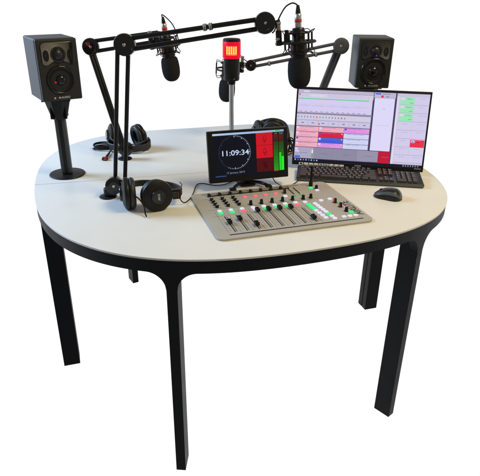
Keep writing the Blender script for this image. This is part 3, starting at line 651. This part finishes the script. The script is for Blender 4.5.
# ---------------------------------------------------------------- MIXING CONSOLE
con = thing('mixing_console', 'flat silver grey mixing console with faders and glowing green and pink buttons', 'mixing console', (0.114, 1.518, ZT), R(18))
x0, x1, y0, y1, rc = -0.241, 0.229, -0.187, 0.156, 0.020
pl = []
for cx, cy, a0 in ((x1-rc, y1-rc, 0), (x0+rc, y1-rc, 90), (x0+rc, y0+rc, 180), (x1-rc, y0+rc, 270)):
    for a in range(0, 91, 9): pl.append((cx+rc*math.cos(R(a0+a)), cy+rc*math.sin(R(a0+a))))
b = MB(); b.prism(pl, 0.0005, 0.006, M['panel'], 0.0014)
zc = 0.006
b.box((0.0, -0.1655, zc+0.0002), (0.405, 0.0042, 0.0008), M['slot'])
b.box((-0.055, 0.1405, zc+0.0002), (0.30, 0.0022, 0.0006), M['slot'])
for i in range(9): b.box((-0.201+i*0.035, -0.08, zc+0.0001), (0.0006, 0.15, 0.0004), M['inset'])
for y in (0.012, -0.036, 0.1): b.box((-0.05, y, zc+0.0001), (0.33, 0.0007, 0.0004), M['inset'])
b.text('AIRLITE', 0.034, M['dark_print'], T(0.209, -0.086, zc+0.0002) @ Matrix.Rotation(PI/2, 4, 'Z'), bold=0.0006, sx=0.95)
[b.box((0.075+0.005*i, 0.140, zc+0.0002), (0.003+0.001*(i % 2), 0.0045, 0.0004), M['dark_print']) for i in range(11) if i != 4]; [b.box((0.072+0.005*i, 0.130, zc+0.0002), (0.0035, 0.0045, 0.0004), M['dark_print']) for i in range(5)]
for i in range(8):
    for k in range(7): b.box((-0.1905+i*0.035 if False else -0.192+i*0.035, -0.06-k*0.013, zc+0.0002), (0.005, 0.0006, 0.0004), M['dark_print'])
b.build('panel', con)
def place(o, x, y): o.location = (x, y, 0); return o
proto = {}
def inst(kind, x, y):
    if kind in proto:
        c = proto[kind].copy(); C.objects.link(c); c.parent = con; c.location = (x, y, zc); return c
    b = MB()
    if kind.startswith('btn'):
        col = {'btn_w': g('btn_white', 206, 204, 222, 0.85, 0.5), 'btn_g': g('btn_green', 50, 232, 128, 1.0, 0.3), 'btn_p': g('btn_pink', 250, 100, 130, 1.0, 0.3), 'btn_dg': g('btn_dimgreen', 90, 190, 120, .8, .3), 'btn_lilac': g('btn_lilac', 190, 160, 190, .7, .4)}[kind]
        b.box((0, 0, 0.0022), (0.0125, 0.0112, 0.0044), col, 0.0016, 3); o = b.build('button', con)
    elif kind == 'knob':
        b.lathe([(0.0062, 0), (0.0062, 0.003), (0.0050, 0.004), (0.0046, 0.013), (0.0038, 0.0142), (0, 0.0145)], M['rubber'], n=18); b.box((0, 0.003, 0.0142), (0.0009, 0.003, 0.001), M['white_print']); o = b.build('knob', con)
    elif kind == 'redknob':
        b.lathe([(0.0062, 0), (0.0062, 0.003), (0.0050, 0.004), (0.0046, 0.013), (0.0038, 0.0142), (0, 0.0145)], M['rubber'], n=18)
        b.box((-0.004, -0.001, 0.007), (0.003, 0.006, 0.011), M['red'], 0.0008); o = b.build('knob', con)
    elif kind == 'peg':
        b.box((0, 0, 0.005), (0.0085, 0.0095, 0.010), M['gloss'], 0.0012); o = b.build('encoder', con)
    elif kind == 'disp':
        b.box((0, 0, 0.0015), (0.0235, 0.0155, 0.003), M['slot'], 0.0006); b.box((0, -0.0008, 0.0031), (0.018, 0.0105, 0.0005), g('oled', 118, 112, 104, 0.7, 0.3)); o = b.build('label_display', con)
    elif kind == 'small':
        b.box((0, 0, 0.0045), (0.0098, 0.0108, 0.009), M['black'], 0.0016); b.box((0.0, 0.0, 0.0091), (0.004, 0.004, 0.0006), M['white_print']); o = b.build('small_key', con)
    elif kind == 'fader':
        b.box((0, 0, 0.0003), (0.0026, 0.108, 0.0008), M['slot']); b.box((0.0060, 0, 0.0002), (0.0016, 0.104, 0.0006), M['dark_print']); o = b.build('fader_track', con)
    proto[kind] = o; o.location = (x, y, zc); return o
pitch = 0.0348; cxs = [-0.186+pitch*i for i in range(8)]
for i, x in enumerate(cxs):
    inst('peg', x, 0.121); inst('disp', x+0.0175, 0.1265)
for i in range(3):
    for y in (0.087, 0.068, 0.048, 0.029): inst('small', cxs[i]+0.001*(0.087-y)*20, y)
for i in range(3, 7): inst('btn_p', cxs[i]+0.004, 0.085); inst('knob', cxs[i]+0.002, 0.022)
inst('knob', cxs[7]+0.001, 0.022); inst('redknob', 0.057, 0.085); inst('btn_w', 0.048, 0.055)
for i, x in enumerate(cxs):
    inst('btn_w', x+0.0005, -0.0035)
    k = ('btn_g', 'btn_g', 'btn_p', 'btn_w', 'btn_g', 'btn_g', 'btn_g', 'btn_p')[i]
    inst(k, x+0.001 if i else x, -0.0205)
capy = (-0.095, -0.080, -0.128, -0.036, -0.037, -0.038, -0.040, -0.130)
for i in range(8):
    xf = cxs[i]+0.004 if i < 7 else 0.061
    f = inst('fader', xf, -0.097)
    b = MB(); yy = capy[i]+0.097
    b.box((0, yy, 0.0065), (0.0125, 0.021, 0.006), M['rubber'], 0.002); b.box((0, yy+0.006, 0.0105), (0.0115, 0.006, 0.005), M['rubber'], 0.0015); b.box((0, yy-0.006, 0.0105), (0.0115, 0.006, 0.005), M['rubber'], 0.0015)
    b.box((0, yy, 0.0098), (0.0122, 0.0009, 0.0006), M['white_print']); b.box((0, yy, 0.003), (0.002, 0.006, 0.005), M['slot'])
    cap = b.build('fader_cap', f)
inst('knob', 0.094, 0.020); inst('knob', 0.121, 0.022); inst('btn_w', 0.088, -0.008)
for k in range(3): inst('btn_g', 0.090+0.001*k, -0.030-k*0.0165)
for k in range(4): inst('btn_w', 0.093+0.0015*k, -0.0795-k*0.0185)
for k in range(8): inst('btn_g' if k == 5 else 'btn_w', 0.113+0.0011*k, -0.028-k*0.0170)
inst('btn_w', 0.142, -0.010); inst('btn_w', 0.174, -0.006)
inst('redknob', 0.178, -0.034); inst('btn_dg', 0.190, -0.044); inst('redknob', 0.178, -0.070); inst('btn_lilac', 0.190, -0.083)
inst('knob', 0.179, -0.106); inst('btn_g', 0.189, -0.118)
for x in (0.152, 0.171, 0.190): inst('btn_w', x, -0.144)
inst('btn_g', 0.157, 0.102); inst('knob', 0.172, 0.090); inst('btn_w', 0.168, 0.076)
for x in (0.083, 0.103):
    b = MB(); b.box((x, 0.085, zc+0.0004), (0.0035, 0.078, 0.0012), M['slot']); b.box((x, 0.052, zc+0.0008), (0.0032, 0.026, 0.0012), g('meter_lit', 60, 215, 110, 0.9)); b.build('level_meter', con)
b = MB(); b.cyl((0.1665, 0.122, zc), (0.1665, 0.122, zc+0.016), 0.0065, M['black'], 16); b.cyl((0.1665, 0.122, zc+0.016), (0.1675, 0.124, 0.075), 0.0036, M['rubber'], 12, r1=0.0042); b.build('talkback_microphone', con)
# ---------------------------------------------------------------- HEADPHONES
def cup(parent, pos, n, o, r=0.046, lettering=None, sc=1.0):
    X = axis_to(Vector(pos)-o, n) @ Matrix.Scale(sc, 4)
    b = MB(); b.lathe([(r*0.93, -0.004), (r*0.99, -0.001), (r, 0.004), (r*0.96, 0.010), (r*0.7, 0.016), (r*0.46, 0.018)], M['black'], X=X, n=40); sh = b.build('ear_cup', parent)
    b = MB(); b.lathe([(r*0.46, 0.017), (r*0.46, 0.022), (r*0.42, 0.0245), (r*0.36, 0.0245), (r*0.34, 0.0235), (0, 0.0235)], M['gloss'], X=X, n=36)
    if lettering: b.text(lettering, 0.0095, M['white_print'], X @ T(0, 0, 0.0237) @ Matrix.Rotation(PI/2, 4, 'Z'), bold=0.0001, ext=0.0003)
    b.build('cap', sh)
    b = MB(); b.torus(r*0.72, r*0.245, M['leather'], X=X @ T(0, 0, -0.012) @ Matrix.Diagonal((1, 1, 0.85, 1)), n=40, k=14)
    b.lathe([(r*0.55, -0.006), (r*0.3, -0.005), (0, -0.005)], M['foam'], X=X, n=24); b.build('ear_pad', sh)
    return X
hz = ZT+0.047
hA = thing('headphones', 'black headphones lying in front of the nearest boom arm, round cup facing out', 'headphones', (-0.27, 1.53, ZT), 0, 'black headphones on the table')
oA = Vector((-0.27, 1.53, ZT))
cup(hA, (-0.337, 1.492, hz), (-0.97, -0.25, 0), oA, r=0.049); cup(hA, (-0.249, 1.478, hz), (0.45, -0.88, 0.10), oA, r=0.0485, lettering='AKG')
b = MB(); P = [(-0.352, 1.525, hz+0.004), (-0.342, 1.565, hz), (-0.315, 1.588, hz-0.002), (-0.265, 1.592, hz-0.004), (-0.215, 1.578, hz-0.006), (-0.185, 1.548, hz-0.008), (-0.187, 1.520, hz-0.01), (-0.205, 1.508, hz-0.01), (-0.230, 1.502, hz-0.008)]
b.tube([Vector(p)-oA for p in P], 0, M['leather'], flat=(0.020, 0.006)); b.build('headband', hA)
b = MB(); P = [(-0.188, 1.556, hz+0.014), (-0.18, 1.536, hz+0.013), (-0.184, 1.514, hz+0.010), (-0.205, 1.503, hz+0.010), (-0.24, 1.50, hz+0.006)]
b.tube([Vector(p)-oA for p in P], 0.0018, M['lit_tube_grey_wire']); b.build('wire_yoke', hA)
b = MB(); X = T(*(Vector((-0.195, 1.516, hz-0.010))-oA)) @ Matrix.Rotation(R(20), 4, 'Z'); b.box((0, 0, 0), (0.026, 0.012, 0.030), M['black'], 0.003, X=X)
b.box((0.004, -0.0065, 0), (0.003, 0.002, 0.018), M['redmark'], 0.0005, X=X); b.build('slider_block', hA)
b = MB(); P = [(-0.345, 1.49, hz-0.002), (-0.325, 1.462, hz+0.008), (-0.300, 1.448, hz+0.004), (-0.282, 1.440, hz-0.018), (-0.277, 1.428, ZT+0.010), (-0.272, 1.418, ZT+0.004)]
b.tube([Vector(p)-oA for p in P], 0.0022, M['rubber']); b.build('bridge_cable', hA)
b = MB(); P = [(-0.188, 1.515, hz-0.020), (-0.175, 1.525, ZT+0.006), (-0.16, 1.56, ZT+0.003), (-0.152, 1.62, ZT+0.003), (-0.148, 1.69, ZT+0.003), (-0.128, 1.705, ZT+0.003), (-0.09, 1.690, ZT+0.003), (-0.055, 1.698, ZT+0.003), (-0.02, 1.74, ZT+0.003)]
b.tube([Vector(p)-oA for p in P], 0.0017, M['rubber']); b.build('cable', hA)
# rear left pair
oB = Vector((-0.45, 2.10, ZT))
hB = thing('headphones', 'black headphones with a coiled cable, behind the lower ends of the boom arms', 'headphones', oB, 0, 'black headphones on the table')
cup(hB, (-0.412, 2.115, hz+0.006), (0.80, 0.58, 0.12), oB, r=0.048); cup(hB, (-0.524, 2.130, hz+0.004), (-0.9, -0.35, 0.1), oB, r=0.046)
b = MB(); P = [(-0.535, 2.12, hz-0.01), (-0.53, 2.08, ZT+0.020), (-0.49, 2.055, ZT+0.018), (-0.44, 2.045, ZT+0.016), (-0.39, 2.06, ZT+0.018), (-0.368, 2.09, ZT+0.026), (-0.378, 2.115, hz-0.01)]
b.tube([Vector(p)-oB for p in P], 0, M['leather'], flat=(0.028, 0.008)); b.build('headband', hB)
b = MB(); P = [(-0.53, 2.105, hz+0.012), (-0.505, 2.065, ZT+0.045), (-0.45, 2.05, ZT+0.035), (-0.40, 2.06, ZT+0.04), (-0.372, 2.10, hz+0.0)]
b.tube([Vector(p)-oB for p in P], 0.0022, M['lit_tube_grey_wire']); P2 = [(q[0], q[1]-0.012, ZT+0.007) for q in P]; b.tube([Vector(p)-oB for p in P2], 0.0018, M['silver']); b.build('wire_yoke', hB)
b = MB()
for k in range(5): b.torus(0.032-0.002*(k % 2), 0.0026, M['rubber'], X=T(*(Vector((-0.558+0.004*(k % 3), 2.095+0.003*(k % 2), ZT+0.004+k*0.0042))-oB)) @ Matrix.Rotation(R(4*k-8), 4, 'X') @ Matrix.Diagonal((1.25, 0.8, 1, 1)), k=6)
b.build('cable_coil', hB)
# red ended plug lying on the table
oP = Vector((-0.5185, 1.962, ZT))
pg = thing('cable_plug', 'black cable plug with a red tip lying left of the boom arm tubes', 'cable plug', oP)
b = MB(); b.cyl((0.000, 0.075, 0.006), (0.001, 0.0, 0.006), 0.0034, M['rubber'], 14, r1=0.005); b.tube([(-0.012, 0.19, 0.008), (-0.008, 0.15, 0.006), (-0.002, 0.11, 0.006), (0.000, 0.074, 0.006)], 0.0026, M['rubber']); b.build('cable', pg)
b = MB(); b.box((0.001, -0.007, 0.0065), (0.022, 0.016, 0.011), M['black'], 0.003, 3); b.build('plug_body', pg)
b = MB(); b.box((0.003, -0.0153, 0.007), (0.012, 0.0022, 0.006), M['red'], 0.0008); b.box((0.003, -0.008, 0.0122), (0.012, 0.008, 0.0012), M['red'], 0.0005); b.build('red_tip', pg)
# pair behind the clock
oC = Vector((0.12, 2.12, ZT)); hz0 = hz; hz = hz+0.014
hC = thing('headphones', 'black headphones half hidden between the clock display and the computer monitor', 'headphones', oC, 0, 'black headphones on the table')
cup(hC, (0.128, 2.105, hz+0.026), (0.15, 0.95, 0.35), oC, r=0.048); cup(hC, (0.068, 2.13, hz+0.012), (-0.92, -0.25, 0.1), oC, r=0.046)
b = MB(); P = [(0.05, 2.13, hz+0.02), (0.075, 2.165, hz+0.035), (0.13, 2.175, hz+0.046), (0.175, 2.15, hz+0.035), (0.19, 2.11, hz), (0.185, 2.08, hz-0.02), (0.16, 2.07, hz-0.02)]
b.tube([Vector(p)-oC for p in P], 0, M['leather'], flat=(0.022, 0.009)); b.build('headband', hC)
b = MB()
for k in range(6):
    b.torus(0.022, 0.0026, M['rubber'] if k % 3 else M['brass'], X=T(*(Vector((0.190+0.003*(k % 2), 2.06-0.004*k, ZT+0.024+0.012*(k % 3)))-oC)) @ Matrix.Rotation(R(60+15*k), 4, 'X') @ Matrix.Rotation(R(20*k), 4, 'Y'), k=6)
b.build('cable_coil', hC)
# ---------------------------------------------------------------- WORLD, LIGHTS, CAMERA
w = bpy.data.worlds.new("World"); bpy.context.scene.world = w; w.use_nodes = True
nt = w.node_tree; bg = nt.nodes['Background']
tc = nt.nodes.new('ShaderNodeTexCoord'); sp = nt.nodes.new('ShaderNodeSeparateXYZ'); mr = nt.nodes.new('ShaderNodeMapRange'); mx = nt.nodes.new('ShaderNodeMix'); mx.data_type = 'RGBA'
nt.links.new(tc.outputs['Generated'], sp.inputs[0]); nt.links.new(sp.outputs['Z'], mr.inputs[0])
mr.inputs[1].default_value = 0.10; mr.inputs[2].default_value = 0.35
nt.links.new(mr.outputs[0], mx.inputs[0]); mx.inputs[6].default_value = (1, 1, 1, 1); mx.inputs[7].default_value = (0.26, 0.255, 0.25, 1)
my = nt.nodes.new('ShaderNodeMapRange'); my.inputs[1].default_value = 0.10; my.inputs[2].default_value = -0.25; nt.links.new(sp.outputs['Y'], my.inputs[0])
m2 = nt.nodes.new('ShaderNodeMix'); m2.data_type = 'RGBA'; nt.links.new(my.outputs[0], m2.inputs[0]); nt.links.new(mx.outputs[2], m2.inputs[6]); m2.inputs[7].default_value = (0.22, 0.215, 0.205, 1)
last = m2.outputs[2]      # two added bright warm patches behind the camera, for reflections on the speaker plates
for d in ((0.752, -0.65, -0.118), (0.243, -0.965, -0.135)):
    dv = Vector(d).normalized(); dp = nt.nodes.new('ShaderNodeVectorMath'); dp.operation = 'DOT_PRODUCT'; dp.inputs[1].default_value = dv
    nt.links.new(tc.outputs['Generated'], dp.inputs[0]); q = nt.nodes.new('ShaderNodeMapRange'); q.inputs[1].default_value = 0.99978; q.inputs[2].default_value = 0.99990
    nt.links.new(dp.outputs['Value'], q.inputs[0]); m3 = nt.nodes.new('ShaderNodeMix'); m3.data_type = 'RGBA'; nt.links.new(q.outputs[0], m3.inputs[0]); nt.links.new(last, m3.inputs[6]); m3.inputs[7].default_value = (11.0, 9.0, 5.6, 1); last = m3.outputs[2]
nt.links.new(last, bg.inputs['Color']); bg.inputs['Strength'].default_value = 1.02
def area(name, loc, target, size, power, col):
    l = bpy.data.lights.new(name, 'AREA'); l.shape = 'RECTANGLE'; l.size = size[0]; l.size_y = size[1]; l.energy = power; l.color = col
    o = bpy.data.objects.new(name, l); C.objects.link(o); o.location = loc
    o.rotation_euler = (Vector(target)-Vector(loc)).to_track_quat('-Z', 'Y').to_euler(); return o
area('window_light', (-2.3, 2.1, 2.05), (-0.1, 1.85, 0.75), (1.0, 0.8), 77, (0.47, 0.69, 1.0))
area('ceiling_lamp', (1.2, 1.1, 2.75), (0.1, 1.8, 0.75), (1.0, 0.5), 39, (1.0, 0.79, 0.38))
cd = bpy.data.cameras.new('Camera'); cam = bpy.data.objects.new('Camera', cd); C.objects.link(cam)
cd.sensor_width = 36; cd.sensor_fit = 'HORIZONTAL'; cd.lens = 533.357*36/480; cd.clip_end = 200; cd.clip_start = 0.05
Rv, Uv, Fv = (Vector(q) for q in ((0.99992, 0.00556, 0.01144), (-0.01272, 0.43727, 0.89924), (0.0, 0.89931, -0.43731)))
mw = Matrix((Rv, Uv, -Fv)).transposed().to_4x4(); mw.translation = (0, 0, 1.36861); cam.matrix_world = mw
sc = bpy.context.scene; sc.camera = cam
sc.view_settings.view_transform = 'Standard'; sc.view_settings.look = 'None'; sc.view_settings.exposure = 0; sc.view_settings.gamma = 1
sc.render.engine = 'CYCLES'
